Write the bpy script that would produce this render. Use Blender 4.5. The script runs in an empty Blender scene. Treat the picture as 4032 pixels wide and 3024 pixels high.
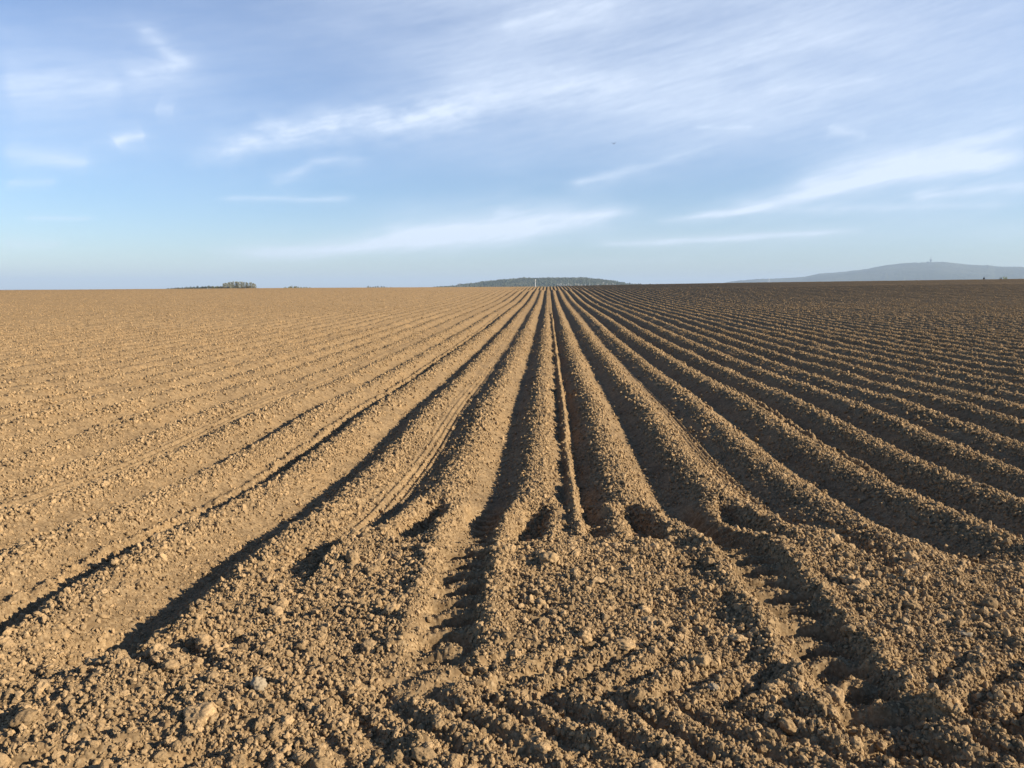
import bpy, bmesh, math, random
import numpy as np
from mathutils import Vector, Euler, Matrix, noise as mnoise

random.seed(7); rng = np.random.default_rng(7)
R = math.radians
scene = bpy.context.scene
COL = scene.collection

# ------------------------------------------------------------------ camera
F_PX, IW, IH = 3000.0, 4032.0, 3024.0          # focal length in photo pixels
PITCH = math.atan(382.0 / 3000.0); YAW = R(2.69); EYE = 1.5
cam_d = bpy.data.cameras.new("camera"); cam = bpy.data.objects.new("camera", cam_d); COL.objects.link(cam)
cam_d.sensor_width = 36.0; cam_d.lens = 36.0 * F_PX / IW
cam_d.clip_start = 0.05; cam_d.clip_end = 90000.0
cam.location = (0, 0, EYE); cam.rotation_euler = (math.pi / 2 - PITCH, 0, YAW)
scene.camera = cam
CAM_M = Euler(cam.rotation_euler).to_matrix()

def pix_dir(px, py):                            # photo pixel -> world direction
    v = Vector(((px - IW / 2) / F_PX, -(py - IH / 2) / F_PX, -1.0)); return (CAM_M @ v).normalized()

def at(px, py, dist):                           # a real point at a horizontal distance
    d = pix_dir(px, py); k = dist / math.hypot(d.x, d.y); return Vector((d.x * k, d.y * k, EYE + d.z * k))

def tag(o, label=None, cat=None, group=None, kind=None):
    if label: o["label"] = label
    if cat: o["category"] = cat
    if group: o["group"] = group
    if kind: o["kind"] = kind
    return o

def empty(name, loc, rz=0.0, label=None, cat=None, group=None):
    o = bpy.data.objects.new(name, None); COL.objects.link(o); o.location = loc; o.rotation_euler.z = rz
    o.empty_display_size = 0.2
    return tag(o, label, cat, group)

def link_mesh(name, me, mat, parent=None):
    if mat and not me.materials: me.materials.append(mat)
    o = bpy.data.objects.new(name, me); COL.objects.link(o)
    if parent: o.parent = parent
    return o

def mesh_np(name, verts, quads, smooth=True):
    """fast mesh from numpy arrays; quads is (n, 3 or 4)"""
    me = bpy.data.meshes.new(name); n = len(quads); k = quads.shape[1]
    me.vertices.add(len(verts)); me.vertices.foreach_set("co", np.ascontiguousarray(verts, np.float32).ravel())
    me.loops.add(n * k); me.loops.foreach_set("vertex_index", np.ascontiguousarray(quads, np.int32).ravel())
    me.polygons.add(n); me.polygons.foreach_set("loop_start", np.arange(0, n * k, k, dtype=np.int32))
    me.polygons.foreach_set("use_smooth", np.full(n, smooth))
    me.update(calc_edges=True)
    return me

# ------------------------------------------------------------------ numpy noise
def hsh(ix, iy, seed):
    h = (ix.astype(np.int64) * 374761393 + iy.astype(np.int64) * 668265263 + seed * 1274126177) & 0xFFFFFFFF
    h = ((h ^ (h >> 13)) * 1274126177) & 0xFFFFFFFF
    h = ((h ^ (h >> 15)) * 2246822519) & 0xFFFFFFFF
    return ((h ^ (h >> 16)) & 0xFFFFFF).astype(np.float32) / np.float32(16777216.0)

def vnoise(x, y, seed=0):
    fx = np.floor(x); fy = np.floor(y); tx = (x - fx).astype(np.float32); ty = (y - fy).astype(np.float32)
    ix = fx.astype(np.int64); iy = fy.astype(np.int64)
    tx = tx * tx * (3 - 2 * tx); ty = ty * ty * (3 - 2 * ty)
    a = hsh(ix, iy, seed); b = hsh(ix + 1, iy, seed); c = hsh(ix, iy + 1, seed); d = hsh(ix + 1, iy + 1, seed)
    return (a + (b - a) * tx) * (1 - ty) + (c + (d - c) * tx) * ty - 0.5

def fbm(x, y, seed=0, octs=4, gain=0.5):
    s = 0; a = 1.0; f = 1.0
    for k in range(octs):
        s = s + a * vnoise(x * f + 17.3 * k, y * f - 9.1 * k, seed + k * 7); a *= gain; f *= 2.03
    return s

def clods(x, y, cell, seed, prob, r0=0.28, r1=0.62, flat=0.8):
    """height of rounded, slightly faceted lumps that lie in cells of the given size"""
    u = x / cell; v = y / cell
    u = u + 0.45 * vnoise(u * 1.9, v * 1.9, seed + 91); v = v + 0.45 * vnoise(u * 1.9 + 40, v * 1.9, seed + 92)
    cx = np.floor(u).astype(np.int64); cy = np.floor(v).astype(np.int64)
    best = np.zeros(x.shape, np.float32)
    for dx in (-1, 0, 1):
        for dy in (-1, 0, 1):
            ix = cx + dx; iy = cy + dy
            k = hsh(ix, iy, seed)
            px = ix + 0.15 + 0.7 * hsh(ix, iy, seed + 1); py = iy + 0.15 + 0.7 * hsh(ix, iy, seed + 2)
            r = r0 + (r1 - r0) * hsh(ix, iy, seed + 3) ** 2
            an = hsh(ix, iy, seed + 4) * 6.283; ca = np.cos(an); sa = np.sin(an)
            ex = (u - px); ey = (v - py)
            p = ex * ca + ey * sa; q = (-ex * sa + ey * ca) * 1.35
            # mix of round and angular outline
            d2 = p * p + q * q; dm = np.maximum(np.abs(p), np.abs(q))
            d2 = 0.6 * d2 + 0.4 * (dm * 1.12) ** 2
            h = np.sqrt(np.maximum(r * r - d2, 0)).astype(np.float32)
            h = np.minimum(h, r * (0.62 + 0.38 * hsh(ix, iy, seed + 5)) + 0.35 * p)   # broken sloping top
            h = np.where(k < prob, h, 0).astype(np.float32)
            np.maximum(best, h, out=best)
    return best * cell * flat

def sstep(a, b, x):
    t = np.clip((x - a) / (b - a), 0, 1); return t * t * (3 - 2 * t)

# ------------------------------------------------------------------ field relief
PX = np.array([-400, 0, 3.9, 6, 9, 15, 22, 30, 45, 62, 80, 96, 108, 120, 136, 153, 172, 191, 206, 230, 300, 450, 700, 1000, 1800, 3000, 6000, 22000.0])
PZ = np.array([0.0, 0, 0, -.14, -.27, -.37, -.36, -.28, -.12, .03, .36, .75, .95, .66, .50, .80, 1.22, 1.48, 1.48, 1.0, -1, -3.5, -5, -7, -20, -50, -62, -66])
def _monotone(xs, ys, x):                         # smooth Hermite interpolation
    d = np.diff(ys) / np.diff(xs); m = np.zeros_like(ys); m[1:-1] = np.where(d[1:] * d[:-1] > 0, 2 * d[1:] * d[:-1] / (d[1:] + d[:-1] + 1e-12), 0)
    i = np.clip(np.searchsorted(xs, x) - 1, 0, len(xs) - 2); h = xs[i + 1] - xs[i]; t = (x - xs[i]) / h
    return ys[i] * (1 + 2 * t) * (1 - t) ** 2 + m[i] * h * t * (1 - t) ** 2 + ys[i + 1] * t * t * (3 - 2 * t) + m[i + 1] * h * t * t * (t - 1)
GX = np.array([-4000, -400, -137, -73, -41, -12, 0, 10, 22, 47, 118, 250, 4000.0])
GZ = np.array([-9, -2.4, -.92, -.44, -.26, -.10, 0, .25, .5, .90, 1.85, 3.0, 9])
def base_z(x, y):
    z = _monotone(PX, PZ, y)
    side = 0.35 * sstep(14, 60, np.abs(x)) * np.exp(-((y - 130) / 26.0) ** 2)      # the dip closes to both sides
    lat = np.interp(x, GX, GZ) * sstep(12, 180, y) * (1 - 0.9 * sstep(260, 900, y))
    return z + side + lat + 0.035 * fbm(x * .35, y * .22, 5, 3) * sstep(3, 9, y)

ROW = 0.75; X0 = 0.275                             # row spacing, centre of the pass straight ahead
def row_end(x):
    p = np.round((x - X0) / 3.0)
    e = np.where(p == 0, 4.78, np.where(p < 0, 2.55 + 0.12 * np.sin(x * 2.1) + 1.25 * np.exp(-((x + 1.28) / 0.38) ** 2), 4.15 + 0.1 * np.sin(x * 3)))
    return e

def relief(x, y, s=0.004, detail=True, sx=None):
    """height of the soil surface; s is the local sampling distance"""
    z = base_z(x, y)
    near = sstep(-0.45, 0.85, y - row_end(x) - 0.5 * vnoise(x * 3.5, y * 2.5, 33))      # 1 in the rows, 0 on the headland
    inside = near * (1 - sstep(240, 300, y))
    keep = np.clip((0.34 - (s if sx is None else sx)) / 0.10, 0, 1)                                        # no rows where the mesh is too coarse
    xs = x + 0.030 * fbm(y * .21, 0 * y + np.round((x - X0) / 3.0) * 3.7, 11, 3) + 0.012 * vnoise(y * 0.45, np.round((x - X0) / 3.0), 12)
    k = np.round((xs - X0 - ROW / 2) / ROW); xc = X0 + ROW / 2 + k * ROW
    dx = xs - xc; ad = np.abs(dx)
    wob = 1 + 0.16 * vnoise(y * 1.3, k * 5.1, 21)
    H = (0.152 + 0.014 * sstep(6, 12, y)) * wob
    prof = np.clip((0.345 + 0.02 * vnoise(y * 3, k * 3.3, 22) - ad) / 0.305, 0, 1)
    prof = prof * prof * (3 - 2 * prof) * 0.35 + 0.65 * prof
    rz = H * prof
    # furrows: index inside the pass of four
    kf = np.round((xs - X0) / ROW); fm = np.mod(kf, 4); xf = xs - (X0 + kf * ROW)
    mid = (fm == 0); edge = (fm == 2)                                              # middle of a pass / between passes
    thin = 0.105 * np.exp(-((xf + 0.050) / 0.050) ** 2) * (0.7 + 0.9 * (vnoise(y * 1.7, kf, 31) + .5))
    thin = thin * np.where(np.round((xs - X0) / 3.0) == 0, 1.0, 0.5) * (0.75 + 0.55 * (vnoise(y * 7, kf, 34) + .5))
    thin = thin + 0.05 * (thin > .03) * vnoise(x * 22, y * 22, 35)
    rz = rz + np.where(mid, thin - 0.02 * np.exp(-(xf / 0.16) ** 2), 0)
    # smooth wheel track between two passes: pressed ribs
    trk = np.where(edge, np.exp(-((xf + 0.06) / 0.13) ** 4), 0) * inside
    rib = 0.011 * np.cos((xf + 0.06) * 2 * math.pi / 0.062) * np.clip((0.03 - s) / 0.02, 0, 1)
    rib = rib + 0.005 * np.sign(np.sin(y * 2 * math.pi / 0.07 + 40 * xf)) * np.clip((0.012 - s) / 0.008, 0, 1)
    rz = rz + trk * (rib + 0.035)
    spill = np.where(edge, 0.05 * np.exp(-((xf - 0.13) / 0.07) ** 2), 0)
    rz = rz + spill * (0.5 + vnoise(y * 2.2, kf, 32)) * inside
    z = z - 0.19 * inside * (1 - sstep(6.5, 12, y))
    z = z + np.where(keep > 0, rz * keep, 0) * inside + 0.10 * inside * (1 - keep)
    head = 1 - inside
    loose = np.ones_like(z)
    # ridge ends: an open slot where each furrow opener was lifted out
    for px in (-0.85, -0.10, 0.645, 1.37):
        c = px + 0.02 * (px > 1) - 0.035 * (y - 5.3) * (1 if px > 0 else -1) * 0.4
        c = c + 0.05 * vnoise(y * 2.3 + px * 9, y * 0 + px, 81); slot = (1 + 0.5 * vnoise(x * 9, y * 6, 82)) * np.exp(-(np.abs(x - c) / (0.095 + 0.03 * vnoise(y * 3, x * 0 + px * 7, 83))) ** 2.4) * sstep(4.40, 4.80 + .06 * px, y) * (1 - sstep(5.35 + 0.1 * px, 6.2, y))
        rim = np.exp(-((np.abs(x - c) - 0.19) / 0.075) ** 2) * sstep(4.5, 4.9, y) * (1 - sstep(5.6, 6.3, y))
        rim2 = np.exp(-((y - 4.66) / 0.13) ** 2 - (np.abs(x - c) / 0.17) ** 2)
        z = z - 0.19 * slot + (0.05 + 0.07 * vnoise(x * 5, y * 5, 84)) * rim + 0.0 * rim2
        loose = loose * (1 - 0.75 * slot)
    # lugged tyre tracks that run out of the rows
    for tx, y0, y1, wd in ((-0.46, 2.95, 6.0, 0.125), (1.13, 2.35, 5.7, 0.140)):
        c = tx - 0.02 * (y - 4.5)
        m = np.exp(-(np.abs(x - c) / wd) ** 5) * sstep(y0 - .25, y0 + .25, y) * (1 - sstep(y1 - .4, y1 + .4, y))
        ph = (y + 0.30 * np.abs(x - c) + 0.03 * vnoise(x * 6, y * 4, 55)) / 0.175
        saw = np.mod(ph, 1.0); bar = sstep(0.0, 0.2, saw) * (1 - sstep(0.45, 0.6, saw))
        z = z + m * (-0.088 + 0.066 * bar) + 0.035 * np.exp(-((np.abs(x - c) - wd - .07) / 0.06) ** 2) * sstep(y0 - .2, y0 + .3, y) * (1 - sstep(5.0, 5.6, y))
        loose = loose * (1 - 0.8 * m)
    # a tractor turned across the headland: V-shaped lug prints
    for yc, hw, xa, xb, amp, pitch, sd in ((2.66, 0.40, -0.95, 9.0, 0.044, 0.215, 3), (1.95, 0.42, -9.0, 0.1, 0.045, 0.24, 5), (3.05, .36, -9, -1.2, .035, .23, 8)):
        c = yc + 0.05 * np.sin(x * 0.9 + sd)
        m = np.exp(-(np.abs(y - c) / hw) ** 5) * sstep(xa - .2, xa + .3, x) * (1 - sstep(xb - .3, xb + .2, x))
        ph = (x - 1.05 * np.abs(y - c) + 0.05 * vnoise(x * 3, y * 3, sd + 60)) / pitch
        saw = np.mod(ph, 1.0); bar = sstep(0.0, 0.3, saw) * (1 - sstep(0.5, 0.85, saw))
        z = z + m * (amp * bar * (0.75 + 0.8 * vnoise(x * 1.4, y * 1.4, sd + 70)) - 0.035)
        loose = loose * (1 - 0.35 * m)
    hz = head * sstep(-3, 0, y)
    z = z + head * (0.050 * fbm(x * 1.1, y * 1.1, 41, 4) + 0.035 * fbm(x * 5.0, y * 5.0, 45, 3))
    if detail:
        flank = np.clip(prof, 0, 1); topw = np.maximum(sstep(0.40, 0.80, flank), np.where(mid, sstep(.02, .06, thin), 0)) * inside
        smoothside = inside * (1 - topw)
        rough = np.clip(0.55 + 1.1 * fbm(x * .9, y * .9, 47, 2), 0.15, 1.1)
        def lod(c): return np.clip((c - 1.3 * s) / (1.2 * s), 0, 1)
        wA = head * 0.42 * rough + topw * 0.5 + smoothside * 0.08
        wB = head * 0.62 + topw * 0.85 + smoothside * 0.28
        wC = head * 0.9 + topw * 0.85 + smoothside * 0.8 + trk * -0.4
        wC = np.maximum(wC, 0)
        cl = np.zeros(z.shape, np.float32)
        near_y = y.min() < 60
        if near_y:
            a = clods(x, y, 0.105, 101, 0.42) * lod(0.105) * wA * loose
            b = clods(x, y, 0.058, 202, 0.62) * lod(0.058) * wB * (0.25 + 0.75 * loose)
            cl = np.maximum(a, b) + 0.35 * np.minimum(a, b)
        if y.min() < 25:
            c = clods(x, y, 0.031, 303, 0.75) * lod(0.031) * wC
            d = clods(x, y, 0.0165, 404, 0.85) * lod(0.0165) * (0.75 * wC + 0.1)
            cl = np.maximum(cl, c) + 0.45 * np.minimum(cl, c) + 0.8 * d
        # far off only the coarse unevenness is left
        cl = cl + 0.045 * vnoise(x / 0.22, y / 0.22, 61) * np.maximum(lod(0.22), 0.5 * sstep(30, 44, y) * inside) * (0.35 + 0.65 * topw) * sstep(6, 20, y) * (1 - 0.45 * sstep(40, 48, y))
        cl = cl + 0.012 * vnoise(x / 0.5, y / 0.9, 62) * (0.3 + 0.7 * topw) * sstep(25, 60, y) * inside
        z = z + cl
    return z

def soil_z(px, py):
    return float(relief(np.array([float(px)]), np.array([float(py)]))[0])

def on_soil(px, py):
    """where the sight line of a photo pixel meets the field"""
    d = pix_dir(px, py); t = np.linspace(1.5, 60, 12000); x = d.x * t; y = d.y * t
    zz = base_z(x, y) + 0.02; k = int(np.argmax(EYE + d.z * t < zz)); return float(x[k]), float(y[k])

# ------------------------------------------------------------------ materials
def new_mat(name):
    m = bpy.data.materials.new(name); m.use_nodes = True; nt = m.node_tree; b = nt.nodes["Principled BSDF"]
    b.inputs["Roughness"].default_value = 0.95; b.inputs["Specular IOR Level"].default_value = 0.12
    return m, nt, b

def noise_col(nt, bsdf, cols, scale, detail=5, coord="Object", pos=None, rough=0.6):
    tc = nt.nodes.new("ShaderNodeTexCoord"); n = nt.nodes.new("ShaderNodeTexNoise"); r = nt.nodes.new("ShaderNodeValToRGB")
    n.inputs["Scale"].default_value = scale; n.inputs["Detail"].default_value = detail; n.inputs["Roughness"].default_value = rough
    nt.links.new(tc.outputs[coord], n.inputs["Vector"]); nt.links.new(n.outputs["Fac"], r.inputs["Fac"])
    pos = pos or [0.3 + 0.4 * i / (len(cols) - 1) for i in range(len(cols))]
    while len(r.color_ramp.elements) < len(cols): r.color_ramp.elements.new(0.5)
    for e, c, p in zip(r.color_ramp.elements, cols, pos): e.position = p; e.color = (*c, 1)
    if bsdf: nt.links.new(r.outputs["Color"], bsdf.inputs["Base Color"])
    return r, n, tc

SOIL_LO = (0.142, 0.092, 0.048); SOIL_MD = (0.214, 0.145, 0.076); SOIL_HI = (0.310, 0.225, 0.128)
def soil_material(name, tint=1.0, bump=0.5, scale=1.0, vary=False):
    m, nt, b = new_mat(name)
    r, n, tc = noise_col(nt, None, [tuple(c * tint for c in SOIL_LO), tuple(c * tint for c in SOIL_MD), tuple(c * tint for c in SOIL_HI)], 55 * scale, 8)
    r2, n2, _ = noise_col(nt, None, [(0.80, 0.80, 0.82), (1.0, 1.0, 1.0), (1.14, 1.10, 1.04)], 1.6 * scale, 5)
    mx = nt.nodes.new("ShaderNodeMix"); mx.data_type = 'RGBA'; mx.blend_type = 'MULTIPLY'; mx.inputs["Factor"].default_value = 1.0
    r3, n3, _ = noise_col(nt, None, [(0.78, 0.77, 0.76), (1.0, 1.0, 1.0), (1.16, 1.15, 1.13)], 11 * scale, 3, pos=[.38, .5, .66])
    m3 = nt.nodes.new("ShaderNodeMix"); m3.data_type = 'RGBA'; m3.blend_type = 'MULTIPLY'; m3.inputs["Factor"].default_value = 1.0
    nt.links.new(r.outputs["Color"], m3.inputs[6]); nt.links.new(r3.outputs["Color"], m3.inputs[7]); nt.links.new(m3.outputs[2], mx.inputs[6]); nt.links.new(r2.outputs["Color"], mx.inputs[7])
    if vary:
        oi = nt.nodes.new("ShaderNodeObjectInfo"); mr = nt.nodes.new("ShaderNodeMapRange"); mr.inputs["To Min"].default_value = 0.74; mr.inputs["To Max"].default_value = 1.32
        nt.links.new(oi.outputs["Random"], mr.inputs["Value"]); vm = nt.nodes.new("ShaderNodeVectorMath"); vm.operation = 'SCALE'
        nt.links.new(mx.outputs[2], vm.inputs[0]); nt.links.new(mr.outputs[0], vm.inputs["Scale"]); nt.links.new(vm.outputs[0], b.inputs["Base Color"])
    else: nt.links.new(mx.outputs[2], b.inputs["Base Color"])
    nb = nt.nodes.new("ShaderNodeTexNoise"); nb.inputs["Scale"].default_value = 170 * scale; nb.inputs["Detail"].default_value = 4
    nt.links.new(tc.outputs["Object"], nb.inputs["Vector"])
    bp = nt.nodes.new("ShaderNodeBump"); bp.inputs["Strength"].default_value = bump; bp.inputs["Distance"].default_value = 0.004
    nt.links.new(nb.outputs["Fac"], bp.inputs["Height"]); nt.links.new(bp.outputs["Normal"], b.inputs["Normal"])
    b.inputs["Specular IOR Level"].default_value = 0.05
    return m
M_SOIL = soil_material("dry loam")
M_CLOD = soil_material("dry loam clod", 1.38, vary=True)
def plain(name, cols, scale=3, detail=4, rough=0.9, coord="Object"):
    m, nt, b = new_mat(name); noise_col(nt, b, cols, scale, detail, coord); b.inputs["Roughness"].default_value = rough; return m
M_STONE = plain("pale field stone", [(0.22, 0.17, 0.11), (0.31, 0.25, 0.17)], 25)
M_POTATO = plain("potato skin", [(0.36, 0.17, 0.07), (0.50, 0.27, 0.12), (0.42, 0.21, 0.09)], 60)

# ------------------------------------------------------------------ ground sheet
def grid_faces(nr, nc, off):
    idx = off + np.arange(nr * nc, dtype=np.int32).reshape(nr, nc)
    return np.stack([idx[:-1, :-1], idx[:-1, 1:], idx[1:, 1:], idx[1:, :-1]], -1).reshape(-1, 4)
def build_field():
    """one sheet: fine soil near the camera, then strips that follow the rows, then open country to the horizon"""
    N = 1500; FAR0, FAR1 = 44.0, 242.0
    tin = np.linspace(-0.80, 0.80, N); dt = tin[1] - tin[0]
    grow = dt * np.cumsum(1.03 ** np.arange(1, 206)); t = np.concatenate([(-0.80 - grow)[::-1], tin, 0.80 + grow])
    ys = [1.62]
    while ys[-1] < FAR0: y = ys[-1]; ys.append(y + (0.00165 * (y + 0.4) if y < 20 else 0.0016 * y * (y / 20)))
    back = [1.62]
    while back[-1] > -300: back.append(back[-1] - max(0.012, 0.03 * (1.62 - back[-1]) + 0.012))
    ys = np.array(back[:0:-1] + ys)
    W = np.maximum(ys, 1.5) + 0.8
    step_t = np.gradient(t); step_y = np.gradient(ys)
    VS = []; FS = []; off = 0; CH = 100
    def add(vv, nr, nc):
        nonlocal off
        VS.append(vv.reshape(-1, 3)); FS.append(grid_faces(nr, nc, off)); off += nr * nc
    verts = np.empty((len(ys), len(t), 3), np.float32)
    for a in range(0, len(ys), CH):
        X = t[None, :] * W[a:a + CH, None]; Y = np.repeat(ys[a:a + CH, None], len(t), 1)
        SX = step_t[None, :] * W[a:a + CH, None]; S = np.maximum(SX, 0.35 * step_y[a:a + CH, None])
        verts[a:a + CH, :, 0] = X; verts[a:a + CH, :, 1] = Y; verts[a:a + CH, :, 2] = relief(X, Y, S, True, SX)
    add(verts, len(ys), len(t))
    # rows in the distance
    k = np.arange(-290, 330); offs = np.array([-.375, -.31, -.18, -.07, 0.0, .07, .19, .31])
    xr = (X0 + ROW / 2 + k[:, None] * ROW + offs[None]).ravel(); yr = [FAR0 - 0.4]
    while yr[-1] < FAR1: yr.append(yr[-1] + 0.45 + 0.0045 * (yr[-1] - FAR0))
    yr = np.array(yr); X, Y = np.meshgrid(xr, yr)
    Zr = relief(X, Y, np.full_like(X, 0.16), True, np.full_like(X, 0.08))
    add(np.stack([X, Y, Zr], -1).astype(np.float32), len(yr), len(xr))
    # open country
    yo = [FAR1 - 2.0]
    while yo[-1] < 20500: yo.append(yo[-1] + 0.03 * (yo[-1] - 200))
    yo = np.array(yo); to = np.concatenate([np.linspace(-1.6, 1.6, 300)]); X = to[None, :] * yo[:, None]; Y = np.repeat(yo[:, None], len(to), 1)
    add(np.stack([X, Y, relief(X, Y, np.full_like(X, 2.0), True, np.full_like(X, 2.0)) - .02], -1).astype(np.float32), len(yo), len(to))
    V = np.concatenate(VS); Q = np.concatenate(FS); print("field verts", len(V))
    me = mesh_np("field", V, Q)
    o = link_mesh("field", me, M_SOIL); tag(o, kind="structure"); o["label"] = "ploughed brown potato field in long straight ridges running to the skyline"
build_field()

# ------------------------------------------------------------------ loose clods
def clod_mesh(name, seed, sub=3, mat=None, sharp=0.5, squash=0.8, flat=False):
    bm = bmesh.new(); bmesh.ops.create_icosphere(bm, subdivisions=sub, radius=0.5)
    r = random.Random(seed); off = Vector((r.uniform(-50, 50), r.uniform(-50, 50), r.uniform(-50, 50)))
    planes = []
    for _ in range(8):
        n = Vector((r.gauss(0, 1), r.gauss(0, 1), r.gauss(0, 1))).normalized(); planes.append((n, r.uniform(0.24, 0.44)))
    sc = Vector((r.uniform(.85, 1.2), r.uniform(.7, 1.0), r.uniform(.6, .95) * squash / 0.8))
    for v in bm.verts:
        p = v.co.normalized(); rad = 0.5
        for n, d in planes:
            c = p.dot(n)
            if c > 0.05: rad = min(rad, rad * (1 - sharp) + sharp * min(rad, d / c))
        k = mnoise.fractal(p * 2.2 + off, 0.8, 2.1, 5) * 0.12 + mnoise.noise(p * 6 + off) * 0.050 + mnoise.noise(p * 14 + off) * 0.030
        v.co = Vector((p.x * sc.x, p.y * sc.y, p.z * sc.z)) * (rad + k)
    me = bpy.data.meshes.new(name); bm.to_mesh(me); bm.free()
    for p in me.polygons: p.use_smooth = not flat
    if mat: me.materials.append(mat)
    return me

# variants for the crumbs live in a collection that is not linked to the scene
var_col = bpy.data.collections.new("crumb variants")
for i in range(16):
    var_col.objects.link(bpy.data.objects.new("crumb", clod_mesh("crumb", 50 + i, 2, M_CLOD, 0.85, 0.9, True)))

pts = []; big = []
def scatter(n, y0, y1, dmin, dmax, power, zone):
    y = np.sqrt(rng.uniform(y0 ** 2, y1 ** 2, n)); x = rng.uniform(-0.86, 0.86, n) * (y + 0.5)
    d = dmin + (dmax - dmin) * rng.uniform(0, 1, n) ** power
    nearw = sstep(0.0, 0.7, y - row_end(x)); k = np.round((x - X0 - ROW / 2) / ROW); ad = np.abs(x - (X0 + ROW / 2 + k * ROW))
    kf = np.mod(np.round((x - X0) / ROW), 4)
    if zone == "head": w = 1 - nearw
    else: w = nearw * (np.exp(-(ad / 0.17) ** 4) * 0.9 + 0.13 + 0.6 * (kf == 0) * np.exp(-((ad - .42) / .07) ** 2))
    if dmax < .015: w = w * 0 + 0.9 * (rng.uniform(0, 1, n) < .8)
    if zone != "head" and y0 >= 30: w = np.exp(-(ad / 0.095) ** 4)
    w = w * (0.55 + 0.45 * sstep(-.25, .3, fbm(x * 1.3, y * 1.3, 77, 3)))
    for tx in (-0.47, 1.14): w = w * (1 - np.where(d > .016, .97, .5) * np.exp(-(np.abs(x - tx + 0.02 * (y - 4.5)) / 0.15) ** 4) * (y > 2.6) * (y < 6.3))
    ok = rng.uniform(0, 1, n) < w
    w = w * (1 - sstep(55, 115, y))
    ok = ok & (rng.uniform(0, 1, n) < (1 - sstep(50, 120, y)))
    pts.append(np.stack([x[ok], y[ok], d[ok]], -1))
scatter(230000, 1.5, 5.6, 0.008, 0.023, 1.4, "head")
scatter(170000, 1.5, 5.0, 0.005, 0.012, 1.0, "head")
scatter(24000, 1.5, 5.6, 0.022, 0.046, 2.3, "head")
scatter(900, 1.5, 5.6, 0.048, 0.085, 2.6, "head")
scatter(190000, 3.0, 9, 0.012, 0.032, 1.3, "row")
scatter(40000, 3.0, 11, 0.026, 0.055, 1.9, "row")
scatter(150000, 9, 30, 0.028, 0.062, 1.6, "row")
scatter(110000, 30, 58, 0.040, 0.075, 1.3, "row")
scatter(150000, 58, 115, 0.05, 0.085, 1.3, "row")
P = np.concatenate(pts)
Z = np.concatenate([relief(P[i:i + 200000, 0], P[i:i + 200000, 1]) for i in range(0, len(P), 200000)])
show = P[:, 2] / P[:, 1] * (np.abs(P[:, 0]) < 0.66 * P[:, 1] + 0.05 * P[:, 1]) * (P[:, 1] > 2.2)
order = np.argsort(-show); NBIG = 260
bigi, resti = order[:NBIG], order[NBIG:]

# the larger lumps: each an object of its own
BIG_MESH = [clod_mesh("soil_clod", 200 + i, 4, M_CLOD, 0.62) for i in range(14)]
for j in bigi:
    x, y, d = P[j]; o = bpy.data.objects.new("soil_clod", BIG_MESH[int(j) % 14]); COL.objects.link(o)
    o.scale = (d * random.uniform(.9, 1.25),) * 3; o.rotation_euler = (random.uniform(-.5, .5), random.uniform(-.5, .5), random.uniform(0, 6.28))
    o.location = (x, y, Z[j] + 0.10 * d)
    if y < row_end(np.array([x]))[0] + 0.3:
        tag(o, "dry tan soil clod, one of the larger loose lumps scattered over the rutted headland", "soil clod", "larger soil clods scattered over the headland")
    else:
        tag(o, "dry tan soil clod, one of the larger loose lumps lying on the ridges", "soil clod", "larger soil clods lying on the ridges")

# all the crumbs that nobody could count: one object
R_ = P[resti]; n = len(R_)
me = bpy.data.meshes.new("soil_crumbs"); me.vertices.add(n)
co = np.stack([R_[:, 0], R_[:, 1], Z[resti] + 0.20 * R_[:, 2]], -1).astype(np.float32); me.vertices.foreach_set("co", co.ravel())
a = me.attributes.new("scl", 'FLOAT_VECTOR', 'POINT'); a.data.foreach_set("vector", (R_[:, 2:3] * np.stack([rng.uniform(.9, 1.3, n), rng.uniform(.8, 1.1, n), rng.uniform(.62, 1.0, n)], -1)).astype(np.float32).ravel())
a = me.attributes.new("rot", 'FLOAT_VECTOR', 'POINT'); a.data.foreach_set("vector", rng.uniform(0, 6.28, (n, 3)).astype(np.float32).ravel())
crumbs = bpy.data.objects.new("soil_crumbs", me); COL.objects.link(crumbs)
tag(crumbs, "loose dry crumbs of brown soil covering the headland and the ridge tops", "loose soil", kind="stuff")
ng = bpy.data.node_groups.new("crumbs", "GeometryNodeTree")
ng.interface.new_socket("Geometry", in_out='INPUT', socket_type='NodeSocketGeometry')
ng.interface.new_socket("Geometry", in_out='OUTPUT', socket_type='NodeSocketGeometry')
gi = ng.nodes.new("NodeGroupInput"); go = ng.nodes.new("NodeGroupOutput"); ip = ng.nodes.new("GeometryNodeInstanceOnPoints")
ci = ng.nodes.new("GeometryNodeCollectionInfo"); ci.inputs["Collection"].default_value = var_col
ci.inputs["Separate Children"].default_value = True; ci.inputs["Reset Children"].default_value = True
ns = ng.nodes.new("GeometryNodeInputNamedAttribute"); ns.data_type = 'FLOAT_VECTOR'; ns.inputs["Name"].default_value = "scl"
nr_ = ng.nodes.new("GeometryNodeInputNamedAttribute"); nr_.data_type = 'FLOAT_VECTOR'; nr_.inputs["Name"].default_value = "rot"
L = ng.links
L.new(gi.outputs[0], ip.inputs["Points"]); L.new(ci.outputs[0], ip.inputs["Instance"]); ip.inputs["Pick Instance"].default_value = True
L.new(ns.outputs["Attribute"], ip.inputs["Scale"]); L.new(nr_.outputs["Attribute"], ip.inputs["Rotation"]); L.new(ip.outputs[0], go.inputs[0])
md = crumbs.modifiers.new("crumbs", 'NODES'); md.node_group = ng
print("crumbs", n)

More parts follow.
